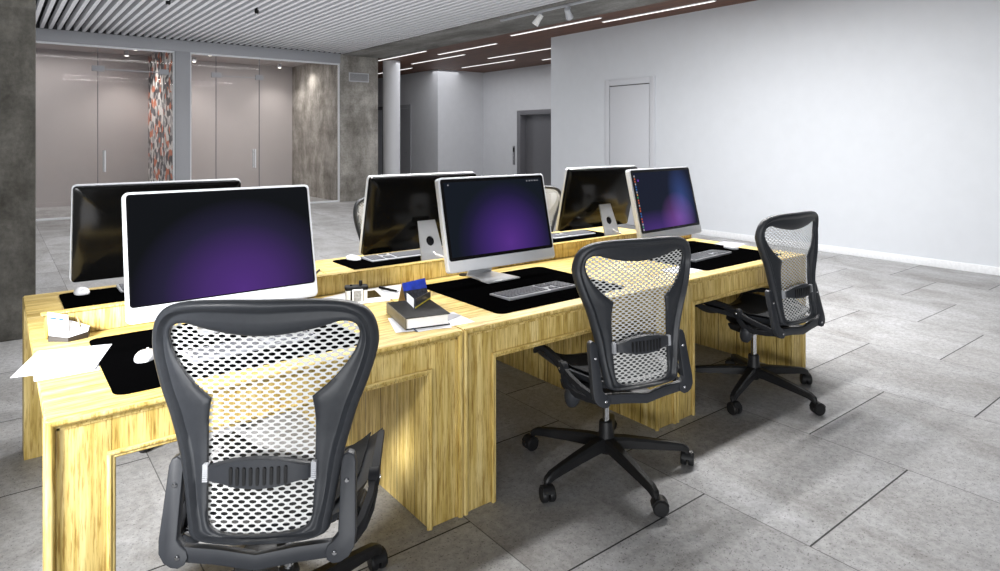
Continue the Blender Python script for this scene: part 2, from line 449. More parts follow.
glazing('window_1', -3.2, 2.68, [-1.6, -.1, 1.445, 2.50], 1.445, 'x')
glazing('window_2', 2.94, 5.98, [3.42, 4.25], 3.42, 'l')

# ------------------------------------------------------------------ ceiling fittings
LEDS = [(7.19, 11.75, 13.92, 'starting at the white column, nearest the beam'),
        (7.70, 9.97, 12.07, 'second from the beam, ending short of the white wall'),
        (8.16, 11.72, 14.0, 'right of the white column head'),
        (8.63, 14.81, 16.83, 'deepest one, behind the white column'),
        (9.64, 11.79, 13.96, 'in front of the grey wall corner'),
        (8.98, 9.77, 11.94, 'partly cut off by the white wall end'),
        (7.31, 6.86, 9.04, 'beneath the two track spotlights'),
        (7.60, 5.06, 7.09, 'above the flush white door, longest in view'),
        (10.16, 9.3, 11.40, 'only its tip showing past the white wall end')]
for i, (x, y0, y1, w) in enumerate(LEDS):
    t = thing('ceiling_strip_light', 'walnut ceiling strip light '+w, 'ceiling light', (x, (y0+y1)/2, ZC), 0, 'strip lights on the walnut ceiling')
    L = (y1-y0)/2
    b = MB(); b.box((-.028, -L, -.012), (.028, L, 0)); b.build('housing', 'trimwhite', t)
    b = MB(); b.box((-.022, -L+.01, -.016), (.022, L-.01, -.0121)); b.build('diffuser', 'led', t)

# track with two spotlights under the beam
t = thing('light_track', 'grey lighting track under the concrete beam', 'light track', (6.15, 6.4, 3.22), 0)
b = MB(); b.box((-.018, -1.45, -.03), (.018, 1.45, 0)); b.build('track_rail', 'header', t, bevel=.003)
for y in (-1.3, 0, 1.3):
    b = MB(); b.box((-.03, y-.03, -.012), (.03, y+.03, 0)); b.build('track_clip', 'steel', t)
def spotlight(x, y, rz, tilt, label, bodymat, hang=3.19):
    t = thing('track_spotlight', label, 'spotlight', (x, y, hang), rz, 'spotlights on the ceiling track')
    b = MB(); b.box((-.02, -.06, -.03), (.02, .06, 0)); b.build('adapter', 'header', t, bevel=.004)
    b = MB(); b.tube([(0, 0, -.03), (0, 0, -.07)], .01); b.build('stem', 'header', t)
    M = Matrix.Translation((0, 0, -.095)) @ Matrix.Rotation(tilt, 4, 'X')
    b = MB(); b.lathe([(.03, .085), (.038, .08), (.042, .0), (.05, -.06), (.05, -.085), (.043, -.085)], 20, M=M); b.build('lamp_body', bodymat, t)
    b = MB(); b.lathe([(.043, -.079), (.002, -.078)], 20, M=M); b.build('lamp_lens', 'spotglow', t)
spotlight(6.15, 6.99, R(40), R(35), 'bright white spotlight on the ceiling track, farther of the two', 'white')
spotlight(6.15, 6.37, R(-60), R(55), 'grey angled spotlight on the ceiling track, nearer the viewer than its bright neighbour', 'header')

DL = [('cyl', 2.16, 15.3, 'hanging cylinder downlight in the left glazed office'),
      ('disc', 2.27, 14.96, 'flush round downlight in the left glazed office'),
      ('cyl', 3.52, 15.6, 'hanging cylinder downlight just right of the grey glass post'),
      ('disc', 3.70, 14.96, 'flush round downlight above the glass door of the right office'),
      ('cyl', 5.45, 15.65, 'hanging cylinder downlight near the concrete wall of the right office'),
      ('disc', 5.66, 14.9, 'flush round downlight beside the concrete wall of the right office')]
for i, (k, x, y, lab) in enumerate(DL):
    t = thing('downlight', lab, 'ceiling light', (x, y, 3.2), 0, 'office downlights')
    b = MB(); h = .10 if k == 'cyl' else .012
    b.lathe([(.045, 0), (.045, -h), (.038, -h)], 20); b.build('housing', 'white' if k == 'disc' else 'header', t)
    b = MB(); b.lathe([(.036, -h-.001), (.036, -h-.004)], 20); b.build('lamp_lens', 'spotglow', t)
    ld = bpy.data.lights.new('downlight_lamp', 'SPOT'); ld.energy = 42; ld.spot_size = R(120); ld.spot_blend = .8; ld.shadow_soft_size = .04; ld.color = (1, .93, .87)
    lo = bpy.data.objects.new('downlight_lamp', ld); COL.objects.link(lo); lo.parent = t; lo.location = (0, 0, -h-.03)
for (x, y, lab) in ((1.85, 9.64, 'small black ceiling sensor between the slats near the top edge'), (2.99, 9.54, 'small black ceiling sensor between the slats farther toward the beam')):
    t = thing('ceiling_sensor', lab, 'sensor', (x, y, 3.345), 0, 'black sensors between the ceiling slats')
    b = MB(); b.lathe([(.03, 0), (.03, -.13), (.022, -.15)], 16); b.build('sensor_body', 'blackplastic', t)
    b = MB(); b.lathe([(.012, -.15), (.006, -.165)], 12); b.build('sensor_tip', 'steel', t)
t = thing('wall_vent', 'pale framed ventilation grille high on the concrete pillar', 'vent', (6.42, YG, 2.75))
b = MB()
for (a, c) in (((-.24, -.02, -.1), (.24, 0, -.08)), ((-.24, -.02, .08), (.24, 0, .1)), ((-.24, -.02, -.08), (-.22, 0, .08)), ((.22, -.02, -.08), (.24, 0, .08))): b.box(a, c)
b.build('vent_frame', 'clip', t, bevel=.003)
b = MB()
for i in range(8): b.box((-.22, -.014, -.078+i*.02), (.22, -.003, -.078+i*.02+.012))
b.build('vent_louvres', 'header', t)
t = thing('lift_call_panel', 'slim dark call panel on the grey wall beside the lift doorway', 'control panel', (10.905, 13.36, .95))
b = MB(); b.box((-.012, -.045, -.26), (0, .045, .24)); b.build('panel_plate', 'steel', t, bevel=.003)
b = MB(); b.box((-.015, -.03, .08), (-.0121, .03, .2)); b.build('panel_display', 'blackglass', t)
for z in (-.12, -.02):
    b = MB(); b.lathe([(.018, 0), (.016, .006)], 14, M=Matrix.Translation((-.012, 0, z)) @ Matrix.Rotation(R(-90), 4, 'Y')); b.build('call_button', 'chrome', t)

# ------------------------------------------------------------------ desks
ZT = .69; DW = 1.272; DD = .815; Y0 = 1.979
def bead(mb, p, q, r=.010, up=(0, 1, 0)):
    mb.tube([p, q], r, 10, up=up)
def make_desk(label, loc, rz, ldeep=True, rdeep=True, grommet=True):
    t = thing('wooden_desk', label, 'desk', loc, rz, 'back-to-back oak desks')
    w = DW/2-.0015; LW = .145
    b = MB(); b.box((-w, .004, ZT-.030), (w, DD, ZT)); b.build('tabletop', 'wood', t, bevel=.005)
    for s, deep in ((-1, ldeep), (1, rdeep)):
        d = DD-.002 if deep else .125
        b = MB(); xs = sorted((s*w, s*(w-LW)))
        b.box((xs[0], .006, 0), (xs[1], d, ZT-.0301)); b.build('leg', 'wood', t, bevel=.004)
    b = MB(); b.box((-w+LW+.0002, .006, .562), (w-LW-.0002, .035, ZT-.0301)); b.build('apron', 'wood', t)
    b = MB(); zt = ZT-.010
    bead(b, (-w+.010, .002, .0), (-w+.010, .002, zt+.004), .011); bead(b, (w-.010, .002, 0), (w-.010, .002, zt+.004), .011)
    b.tube([(-w+.006, .002, zt), (w-.006, .002, zt)], .011, 10)
    b.box((-w+.024, .0035, .002), (-w+.030, .0061, zt-.016)); b.box((w-.030, .0035, .002), (w-.024, .0061, zt-.016)); b.box((-w+.024, .0035, zt-.022), (w-.024, .0061, zt-.016))
    b.build('edge_moulding', 'wood', t)
    b = MB(); xi = w-LW
    for r, off, y in ((.007, .006, .001), (.0055, -.003, .003)):
        k = xi+off
        bead(b, (-k, y, 0), (-k, y, .562+off), r); bead(b, (k, y, 0), (k, y, .562+off), r); b.tube([(-k-r*.6, y, .562+off), (k+r*.6, y, .562+off)], r, 10)
    b.build('opening_moulding', 'wood', t)
    if grommet:
        b = MB(); b.lathe([(.026, 0), (.026, .004), (.022, .006), (.004, .005)], 24, M=Matrix.Translation((-.09, .780, ZT))); b.build('cable_grommet', 'blackplastic', t)
    return t
cx = [.1+DW*(i+.5) for i in range(3)]
make_desk('oak desk nearest the viewer, bleached by light, with open booklet and papers on it', (cx[0], Y0, 0), 0, False, True)
make_desk('oak desk in the middle of the front row, behind the swivel chair turned slightly aside', (cx[1], Y0, 0), 0)
make_desk('oak desk at the far end of the front row, toward the white wall', (cx[2], Y0, 0), 0)
YB = Y0+2*DD
make_desk('oak desk of the rear row behind the nearest purple screen, against the dark column', (cx[0], YB, 0), PI, True, False, False)
make_desk('oak desk in the middle of the rear row, facing away', (cx[1], YB, 0), PI, grommet=False)
make_desk('oak desk at the far end of the rear row, facing away toward the lift', (cx[2], YB, 0), PI, grommet=False)
t = thing('desk_divider', 'low oak rail standing between the front and rear desk rows', 'desk divider', (0, Y0+DD, ZT))
b = MB(); b.box((.14, -.004, .0005), (3.905, .022, .083)); b.build('divider_rail', 'wood', t, bevel=.003)
b = MB(); b.box((.13, -.010, .0831), (3.912, .028, .090)); b.build('rail_cap', 'wood', t, bevel=.002)

# ------------------------------------------------------------------ desk pads
PADS = [(.645, 2.365, .77, .63, 'black desk pad half hidden by the nearest chair, with white mouse'),
        (1.985, 2.365, .77, .63, 'black desk pad under the middle purple screen and its keyboard'),
        (3.39, 2.375, .79, .66, 'black desk pad on the far front desk, under keyboard and mouse'),
        (.615, 3.23, .77, .63, 'black desk pad behind the rail at the column end'),
        (1.915, 3.23, .77, .63, 'black desk pad on the middle rear desk under a black backed screen'),
        (3.20, 3.23, .78, .63, 'black desk pad on the far rear desk under a black backed screen')]
for x, y, w, h, lab in PADS:
    b = MB(); b.prism(rrect(w, h, .035, 6), 0, .0035)
    o = b.build('desk_pad', 'mat', None, loc=(x, y, ZT+.0003)); tag(o, lab, 'desk pad', 'black desk pads')
ZM = ZT+.0041

# ------------------------------------------------------------------ computers
def monitor(label, loc, rz, kind, group, cable=True):
    t = thing('desktop_computer', label, 'computer', loc, rz, group)
    TH = R(12.9); W = .664
    H, zb, yb = (.448, .080, -.118) if kind != 'back' else (.420, .108, -.110)
    M = Matrix.Translation((0, yb, zb)) @ Matrix.Rotation(-TH, 4, 'X')   # local: x, y (depth, + = back), z up along panel
    def place(mb):
        return M
    b = MB()   # aluminium shell: a rounded slab with a slightly domed back edge
    for y0, y1, ins in ((0, .034, 0), (.034, .042, .004)):
        pass
    o0 = rrect(W, H, .018, 5, 0, H/2)
    rd = .016 if kind == 'back' else .030
    rings = [(0.0, .0015), (.0015, 0), (rd, 0), (rd+.002, .0015)]
    vs = []; n = len(o0)
    for y, ins in rings:
        vs += [(px*(1-2*ins/W), y, H/2+(pz-H/2)*(1-2*ins/H)) for px, pz in o0]
    fs = [(i*n+j, i*n+(j+1) % n, (i+1)*n+(j+1) % n, (i+1)*n+j) for i in range(len(rings)-1) for j in range(n)]
    fs += [tuple(range(n)), tuple((len(rings)-1)*n+j for j in range(n))]
    b.add(vs, fs, 0, M); b.build('monitor_housing', 'aluwhite', t)
    b = MB(); b.prism(rrect(W-.018, H-.062, .012, 4, 0, H/2+.0225), -.0016, .0, 'y', 0, M); b.build('screen_border', 'screenblack', t)
    # lit picture
    mi = {'purple': 'scr1', 'violet': 'scr2', 'aurora': 'scr3'}.get(kind, 'screenblack')
    bz = .004 if kind == 'purple' else .016
    o = MB(); sw, sh = W-.018-2*bz, H-.062-2*bz
    o.prism(rrect(sw, sh, .008 if kind == 'purple' else .001, 3, 0, sh/2), -.0022, -.0017, 'y')
    pic = o.build('screen_picture', mi, t, loc=M @ Vector((0, 0, .0535+bz)), rot=(-TH, 0, 0))
    def flat(x0, x1, z0, z1, nm, mat):
        q = MB(); q.box((x0, -.0027, z0), (x1, -.0023, z1)); return q.build(nm, mat, pic)
    if kind == 'violet':
        flat(-sw/2+.022, -sw/2+.028, sh-.016, sh-.010, 'menu_icon', 'uigrey')
        for i in range(5): flat(sw/2-.10+i*.018, sw/2-.094+i*.018+.002*(i % 2), sh-.014, sh-.008, 'menu_icon', 'uigrey')
    if kind == 'aurora':
        cols = ['uigrey', 'uired', 'uired', 'uigrey', 'uiblue', 'uiblue', 'uigrey', 'uiorange', 'uigreen', 'uired', 'uired', 'uigrey', 'uired', 'uired', 'uiblue', 'uiblue', 'uired', 'uired', 'uigrey', 'uigreen', 'uigrey']
        for i, cm in enumerate(cols):
            z = sh-.022-i*.0163; flat(-sw/2+.004, -sw/2+.014, z-.0055, z+.0055, 'dock_icon', cm)
        flat(-sw/2+.036, -sw/2+.046, sh-.055, sh-.043, 'desktop_icon', 'uiviolet')
    # glossy black back, gently domed
    b = MB(); iw, ih = W-.007, H-.007
    rings = [(rd+.0021, 0), (.0355, .0015), (.040, .014), (.045, .045), (.050, .10), (.053, .17)]; vs = []; base = rrect(iw, ih, .014, 5, 0, H/2)
    for y, ins in rings:
        vs += [(px*(1-2*ins/iw), y, H/2+(pz-H/2)*(1-2*ins/ih)) for px, pz in base]
    fs = [(i*n+j, i*n+(j+1) % n, (i+1)*n+(j+1) % n, (i+1)*n+j) for i in range(5) for j in range(n)] + [tuple(range(n)), tuple(5*n+j for j in range(n))]
    b.add(vs, fs, 0, M); b.build('back_cover', 'blackglass', t, angle=40)
    # stand: foot plate and leaning neck with a cable hole
    b = MB(); b.prism([(-.102, -.108), (.102, -.108), (.100, -.06), (.080, .108), (-.080, .108), (-.100, -.06)], 0, .007); st = b.build('stand_foot', 'alu', t, bevel=.0025)
    b = MB(); n2 = 24
    p0 = Vector((0, .104, .007)); p1 = Vector((0, .012, .268)); ax = (p1-p0); Ln = ax.length; ax.normalize(); nr = Vector((0, ax.z, -ax.y))
    hz = .166
    inner = [(.024*math.cos(2*PI*i/n2), hz+.026*math.sin(2*PI*i/n2)) for i in range(n2)]
    outer = []
    for i in range(n2):
        a = 2*PI*i/n2; cxx, czz = math.cos(a), math.sin(a)
        # march to trapezoid border
        k = .0
        while True:
            k += .0006; xx, zz = cxx*k, hz+czz*k
            hw = .076-(.076-.052)*max(0, min(1, zz/Ln))
            if abs(xx) >= hw or zz <= 0 or zz >= Ln: break
        outer.append((max(-hw, min(hw, xx)), max(0, min(Ln, zz))))
    # snap nearest outer points to the four corners
    for cxn, czn in ((.076, 0), (-.076, 0), (.052, Ln), (-.052, Ln)):
        j = min(range(n2), key=lambda i: (outer[i][0]-cxn)**2+(outer[i][1]-czn)**2); outer[j] = (cxn, czn)
    vs = []
    for off in (.004, -.004):
        for lst in (outer, inner):
            vs += [tuple(p0+ax*z_+Vector((1, 0, 0))*x_+nr*off) for x_, z_ in lst]
    fs = []
    for i in range(n2):
        j = (i+1) % n2
        fs += [(i, j, n2+j, n2+i), (2*n2+i, 3*n2+i, 3*n2+j, 2*n2+j), (i, 2*n2+i, 2*n2+j, j), (n2+i, n2+j, 3*n2+j, 3*n2+i)]
    b.add(vs, fs); b.build('stand_neck', 'alu', t, angle=30)
    b = MB(); b.lathe([(.0235, -.0015), (.0235, .0015)], 24, M=Matrix.Translation(p0+ax*hz) @ ax.to_track_quat('Y', 'Z').to_matrix().to_4x4()); b.build('dark_hole_disc', 'screenblack', t)  # black disc plugging the neck hole, its darkness put in by colour
    if cable:
        b = MB(); b.tube([(-.006, .076, .110), (-.012, .092, .098), (-.05, .106, .082), (-.10, .112, .055), (-.15, .112, .022), (-.18, .108, .007)], .0045, 8); b.build('power_cable', 'cable', t)
    return t
MT['scr1'] = screen_mat('purple desktop picture', 'purple'); MT['scr2'] = screen_mat('violet desktop picture', 'violet'); MT['scr3'] = screen_mat('aurora desktop picture', 'aurora')
for k, c in dict(uigrey=(.45, .45, .5), uired=(.55, .12, .05), uiblue=(.05, .16, .42), uigreen=(.08, .35, .15), uiorange=(.6, .33, .12), uiviolet=(.22, .06, .6)).items(): MT[k] = emit('icon '+k[2:], c, .8)
GF = 'computers with lit purple screens'; GB = 'computers seen from their black backs'
monitor('desktop computer with plain purple screen, largest, behind the nearest chair', (.682, 2.588, ZM), 0, 'purple', GF, False)
monitor('desktop computer with violet screen and silver stand above the grey keyboard', (1.985, 2.613, ZM), 0, 'violet', GF, False)
monitor('desktop computer showing a column of coloured icons on its blue-violet screen', (3.36, 2.655, ZM), R(4.2), 'aurora', GF, False)
monitor('desktop computer seen from its glossy black back, mostly covered by the nearest purple screen', (.58, 3.137, ZM), PI, 'back', GB)
monitor('desktop computer seen from its black back, left of the violet screen', (1.81, 2.967, ZM), PI, 'back', GB)
monitor('desktop computer seen from its black back, in front of the white wall', (3.185, 2.967, ZM), PI, 'back', GB)

# ------------------------------------------------------------------ keyboards and mice
def keyboard():
    t = thing('keyboard', '', 'keyboard', (0, 0, 0))
    b = MB(); b.prism([(-.07, 0), (.07, 0), (.07, .006), (-.07, .013)], -.205, .205, 'x'); b.build('keyboard_tray', 'keytray', t, bevel=.002)
    b = MB()
    def zt(y): return .0095-.05*y+.0005
    def key(x0, x1, y0, y1): 
        b.add([(x0, y0, zt(y0)), (x1, y0, zt(y0)), (x1, y1, zt(y1)), (x0, y1, zt(y1)), (x0+.001, y0+.001, zt(y0)+.0035), (x1-.001, y0+.001, zt(y0)+.0035), (x1-.001, y1-.001, zt(y1)+.0035), (x0+.001, y1-.001, zt(y1)+.0035)], [(4,5,6,7),(0,1,5,4),(1,2,6,5),(2,3,7,6),(3,0,4,7)])
    for r in range(6):
        y0 = -.062+r*.0205; y1 = y0+.0175 if r < 5 else y0+.011
        x = -.198
        if r == 0:
            for w in (.02, .02, .024, .104, .024, .02, .02): key(x, x+w-.003, y0, y1); x += w
        else:
            for i in range(13): w = .0178; key(x, x+w-.0028, y0, y1); x += w
        x = .050
        for i in range(3): 
            if r not in (1, 2) or (r == 1 and i == 1): key(x, x+.0152, y0, y1)
            x += .018
        x = .115
        for i in range(4): key(x, x+.0175, y0, y1); x += .0205
    b.build('keycaps', 'keys', t, smooth=False); return t
kb = keyboard()
KB = [(1.963, 2.26, R(1.0), 'silver full-size keyboard on the pad before the violet screen'),
      (3.338, 2.302, R(4.0), 'silver keyboard on the far front desk pad beside a white mouse'),
      (.69, 2.26, R(1), 'silver keyboard behind the netting of the nearest chair'),
      (.66, 3.46, PI, 'silver keyboard on the rear pad beside a white mouse, at the column end'),
      (1.90, 3.42, PI, 'silver keyboard showing under the black backed screen on the middle rear desk'),
      (3.29, 3.40, PI, 'silver keyboard showing under the black backed screen on the far rear desk')]
for i, (x, y, rz, lab) in enumerate(KB):
    o = kb if i == 0 else copy_tree(kb); o.location = (x, y, ZM); o.rotation_euler = (0, 0, rz); tag(o, lab, 'keyboard', 'silver keyboards')
def mouse():
    t = thing('computer_mouse', '', 'mouse', (0, 0, 0))
    b = MB(); vs = []; prof = [(0, .98), (.006, 1.0), (.012, .95), (.0175, .78), (.021, .52), (.0228, .2)]; n = 28
    for z, s in prof:
        for i in range(n):
            a = 2*PI*i/n; vs.append((.031*s*math.copysign(abs(math.cos(a))**.8, math.cos(a)), .055*s*math.copysign(abs(math.sin(a))**.8, math.sin(a)), z*(1-.12*math.sin(a))))
    fs = [(j*n+i, j*n+(i+1) % n, (j+1)*n+(i+1) % n, (j+1)*n+i) for j in range(len(prof)-1) for i in range(n)] + [tuple(range(n)), tuple((len(prof)-1)*n+i for i in range(n))]
    b.add(vs, fs); b.build('mouse_body', 'mouse', t, angle=60)
    b = MB(); b.tube([(-.003, .03, .0185), (.003, .03, .0185)], .004, 10); b.build('scroll_wheel', 'clip', t)
    return t
ms = mouse()
MS = [(.385, 2.345, R(-20), 'white mouse on the black pad left of the nearest chair'),
      (3.72, 2.36, R(-15), 'white mouse on the far front pad, close to the desk end'),
      (.315, 3.50, PI, 'white mouse at the left corner of the rear pad, near the dark column'),
      (1.65, 3.50, PI+.2, 'white mouse on the rear pad left of the middle black back')]
for i, (x, y, rz, lab) in enumerate(MS):
    o = ms if i == 0 else copy_tree(ms); o.location = (x, y, ZM); o.rotation_euler = (0, 0, rz); tag(o, lab, 'mouse', 'white mice')

# ------------------------------------------------------------------ chairs
OUT = [(0, 1.013), (.09, 1.013), (.18, 1.007), (.235, .990), (.264, .958), (.275, .91), (.27, .866), (.249, .80), (.228, .748), (.21, .69), (.195, .635), (.181, .56), (.170, .495), (.156, .456), (.08, .444), (0, .441)]
INN = [(0, .922), (.06, .926), (.13, .938), (.185, .952), (.219, .944), (.229, .916), (.215, .872), (.172, .817), (.120, .774), (.127, .725), (.127, .64), (.125, .54), (.121, .49), (.101, .468), (.05, .461), (0, .460)]
def crom(P, k=4, sharp=None):
    if sharp:
        A, B = P[:sharp+1], P[sharp:]
        return crom(A+[(2*A[-1][0]-A[-2][0], 2*A[-1][1]-A[-2][1])], k)[:sharp*k]+crom([(2*B[0][0]-B[1][0], 2*B[0][1]-B[1][1])]+B, k)[k:]
    Q = [(-P[1][0], P[1][1])]+P+[(-P[-2][0], P[-2][1])]; out = []
    for i in range(1, len(Q)-2):
        for j in range(k):
            t = j/k; r = []
            for c in (0, 1):
                a, b_, c_, d_ = Q[i-1][c], Q[i][c], Q[i+1][c], Q[i+2][c]
                r.append(.5*(2*b_+(c_-a)*t+(2*a-5*b_+4*c_-d_)*t*t+(3*b_-a-3*c_+d_)*t**3))
            out.append(tuple(r))
    out.append(P[-1]); return out
def full(P, sharp=None):
    h = crom(P, 4, sharp); return h+[(-x, z) for x, z in h[-2:0:-1]]
def spine_y(x, z):
    K = [(.40, -.278), (.44, -.270), (.57, -.252), (.68, -.245), (.774, -.247), (.90, -.238), (1.02, -.252)]
    for (z0, y0), (z1, y1) in zip(K, K[1:]):
        if z <= z1: break
    t = max(0, min(1, (z-z0)/(z1-z0))); t = t*t*(3-2*t) if False else t
    return y0+(y1-y0)*t+.56*x*x
def inside(p, poly):
    x, y = p; c = False; j = len(poly)-1
    for i in range(len(poly)):
        xi, yi = poly[i]; xj, yj = poly[j]
        if (yi > y) != (yj > y) and x < (xj-xi)*(y-yi)/(yj-yi)+xi: c = not c
        j = i
    return c
def make_chair():
    t = thing('office_chair', '', 'chair', (0, 0, 0))
    O = full(OUT); I = full(INN, 8); n = len(O)
    # --- frame of the backrest: rounded rim, groove, flat inner panel
    def ring(f, dy):
        r = []
        for o, i in zip(O, I):
            d = Vector((i[0]-o[0], i[1]-o[1])); L = d.length
            kind, v = f
            q = min(v, L*.8) if kind == 'd' else v*L
            if kind == 'm': q = min(.034, L*.85)+(L-min(.034, L*.85))*v
            p = Vector(o)+d.normalized()*q
            r.append((p.x, spine_y(p.x, p.y)+dy, p.y))
        return r
    rings = [ring(('d', 0), 0), ring(('d', .002), -.011), ring(('d', .009), -.019), ring(('d', .018), -.020), ring(('d', .026), -.013), ring(('d', .031), -.007),
             ring(('m', .05), -.0065), ring(('m', .35), -.010), ring(('m', .7), -.009), ring(('m', .95), -.006), ring(('t', 1.0), -.002), ring(('t', 1.0), .003), ring(('m', .5), .004), ring(('d', .03), .005), ring(('d', .024), .011), ring(('d', .010), .015), ring(('d', .002), .009)]
    b = MB(); vs = [p for r in rings for p in r]; k = len(rings)
    fs = [(i*n+j, i*n+(j+1) % n, ((i+1) % k)*n+(j+1) % n, ((i+1) % k)*n+j) for i in range(k) for j in range(n)]
    b.add(vs, fs); b.build('backrest_frame', 'frame', t, angle=50)
    # --- netting with oval holes
    poly = [tuple(Vector(o)+(Vector(i)-Vector(o)).normalized()*min(.026, .55*(Vector(i)-Vector(o)).length)) for o, i in zip(O, I)]
    b = MB(); px, pz = .0268, .0089; row = 0; z = .448
    while z < 1.0:
        x = -.30+(px/2 if row % 2 else 0)
        while x < .3:
            if inside((x, z), poly):
                ov = []; iv = []
                for i in range(8):
                    a = PI/4*i
                    iv.append((x+.0090*math.cos(a), z+.0041*math.sin(a)))
                hx, hz = px/2, pz/2
                ov = [(x+hx, z), (x+hx, z+hz), (x, z+hz), (x-hx, z+hz), (x-hx, z), (x-hx, z-hz), (x, z-hz), (x+hx, z-hz)]
                vv = [(p[0], spine_y(*p)+.0075, p[1]) for p in ov+iv]
                b.add(vv, [(i, (i+1) % 8, 8+(i+1) % 8, 8+i) for i in range(8)])
            x += px
        z += pz; row += 1
    b.build('backrest_netting', 'netting', t, smooth=False)
    # --- lumbar pad with slots and clips
    b = MB(); top = [(-.122, .620), (-.10, .627), (-.06, .640), (0, .646), (.06, .640), (.10, .627), (.122, .620)]; bot = [(.122, .588), (.09, .584), (.05, .577), (0, .574), (-.05, .577), (-.09, .584), (-.122, .588)]
    pl = top+bot; vs = []; m = len(pl)
    for dy, sh in ((-.008, 1), (-.020, .985), (-.026, .93)):
        vs += [(p[0]*sh, spine_y(p[0], p[1])+dy-(.010*max(0, 1-(p[0]/.11)**2)), .610+(p[1]-.610)*sh) for p in pl]
    fs = [(i*m+j, i*m+(j+1) % m, (i+1)*m+(j+1) % m, (i+1)*m+j) for i in range(2) for j in range(m)]
    # caps as quad strips between top and bottom edges
    for base in (0, 2*m):
        fs += [(base+j, base+j+1, base+m-2-j, base+m-1-j) for j in range(6)]
    b.add(vs, fs); lp = b.build('lumbar_pad', 'frame2', t, angle=45)
    b = MB()
    for i in range(9):
        x = -.060+i*.0158
        y = spine_y(x, .606)-.026-.010*(1-(x/.11)**2)
        b.prism(rrect(.0072, .042, .0034, 4, x, .606), y-.0022, y+.004, 'y')
    sl = b.build('pad_slots', 'base', lp)
    for s in (-1, 1):
        b = MB()
        for i in range(9):
            z = .584+i*.0045; b.box((s*.127-.006, spine_y(.127, z)-.020, z), (s*.127+.006, spine_y(.127, z)-.006, z+.0032))
        b.box((s*.127-.004, spine_y(.127, .60)-.017, .583), (s*.127+.004, spine_y(.127, .60)-.006, .624)); b.build('pad_clip', 'clip', lp)
    # --- side brackets with screws
    BR = [(.188, .612), (.192, .624), (.204, .631), (.217, .626), (.222, .612), (.229, .455), (.226, .428), (.213, .409), (.195, .399), (.178, .397), (.164, .404), (.158, .419), (.163, .434), (.176, .443), (.187, .456)]
    for s in (-1, 1):
        def yb(z): return -.229-(.571-z)*.25
        b = MB(); m = len(BR)
        vs = [(s*x, yb(z)-.016, z) for x, z in BR]+[(s*x, yb(z)+.010, z) for x, z in BR]
        b.add(vs, [tuple(range(m)), tuple(range(m, 2*m))]+[(i, (i+1) % m, m+(i+1) % m, m+i) for i in range(m)])
        br = b.build('side_bracket', 'frame2', t, bevel=.003)
        for x, z in ((.203, .571), (.181, .420)):
            b = MB(); b.lathe([(.0058, 0), (.0058, .003), (.004, .0045)], 14, M=Matrix.Translation((s*x, yb(z)-.016, z)) @ Matrix.Rotation(R(90), 4, 'X')); b.build('screw', 'chrome', br)
    # --- rear yoke
    b = MB(); sec = [(-.009, -.018), (.009, -.018), (.012, -.010), (.012, .010), (.009, .018), (-.009, .018), (-.012, .010), (-.012, -.010)]
    b.sweep([(-.178, -.264, .422), (-.09, -.272, .417), (0, -.280, .406), (.09, -.272, .417), (.178, -.264, .422)], sec, mi=0); b.build('rear_yoke', 'frame2', t, angle=30)
    # --- seat
    nx, ny = 16, 12; b = MB(); g = MB()
    def zs(u, v):      # u -1..1, v 0..1 (front)
        return .452+.026*abs(u)**2.5-.030*max(0, v-.72)**2/.08*(1-abs(u)**3*1.15)+.004*v
    def xy(u, v):
        w = .232*(1-.22*max(0, .35-v)/.35*abs(u)); return (u*w, -.215+v*.425+(.022*abs(u)**3*v))
    pt = [[(*xy(-1+2*i/nx, j/ny), zs(-1+2*i/nx, j/ny)) for i in range(nx+1)] for j in range(ny+1)]
    vs = [p for r in pt for p in r]; W = nx+1; off = len(vs)
    vs2 = [(x*.93, y*.95, z-.030) for x, y, z in vs]
    fs = [(j*W+i, j*W+i+1, (j+1)*W+i+1, (j+1)*W+i) for j in range(ny) for i in range(nx)]
    fb = [tuple(off+q for q in f[::-1]) for f in fs]
    ed = [j*W for j in range(ny+1)]+[ny*W+i for i in range(1, W)]+[j*W+nx for j in range(ny-1, -1, -1)]+[i for i in range(nx-1, 0, -1)]
    es = [(ed[i], ed[(i+1) % len(ed)], off+ed[(i+1) % len(ed)], off+ed[i]) for i in range(len(ed))]
    b.add(vs+vs2, fs+fb+es); st = b.build('seat_pan', 'frame', t, angle=40)
    g = MB(); gv = [(x*.86, -.002+y*.86, zs(-1+2*(k % W)/nx, (k//W)/ny)+.0025+.003*(1-abs(-1+2*(k % W)/nx))) for k, (x, y, z) in enumerate(vs)]
    g.add(gv+[(x, y, z-.004) for x, y, z in gv], fs+fb+es); g.build('seat_mesh', 'seat', st, angle=40)
    # --- side links from seat to back
    for s in (-1, 1):
        b = MB(); sc = [(-.008, -.011), (.008, -.011), (.009, 0), (.008, .011), (-.008, .011), (-.009, 0)]
        b.sweep([(s*.246, -.070, .487), (s*.243, -.13, .466), (s*.232, -.20, .446), (s*.212, -.245, .430), (s*.196, -.262, .424)], sc)
        b.sweep([(s*.246, -.070, .487), (s*.246, -.078, .455), (s*.240, -.105, .423), (s*.230, -.15, .408), (s*.214, -.21, .410), (s*.194, -.262, .416)], sc)
        b.sweep([(s*.246, -.068, .487), (s*.245, .00, .506), (s*.242, .07, .513), (s*.238, .13, .507), (s*.234, .18, .489), (s*.230, .214, .464)], sc, scales=[1.35, 1.25, 1.15, 1.1, 1.0, .7])
        b.lathe([(.024, -.014), (.024, .010), (.020, .013)], 18, M=Matrix.Translation((s*.246, -.07, .487)) @ Matrix.Rotation(s*R(90), 4, 'Y'))
        lk = b.build('seat_link', 'link', t, angle=40)
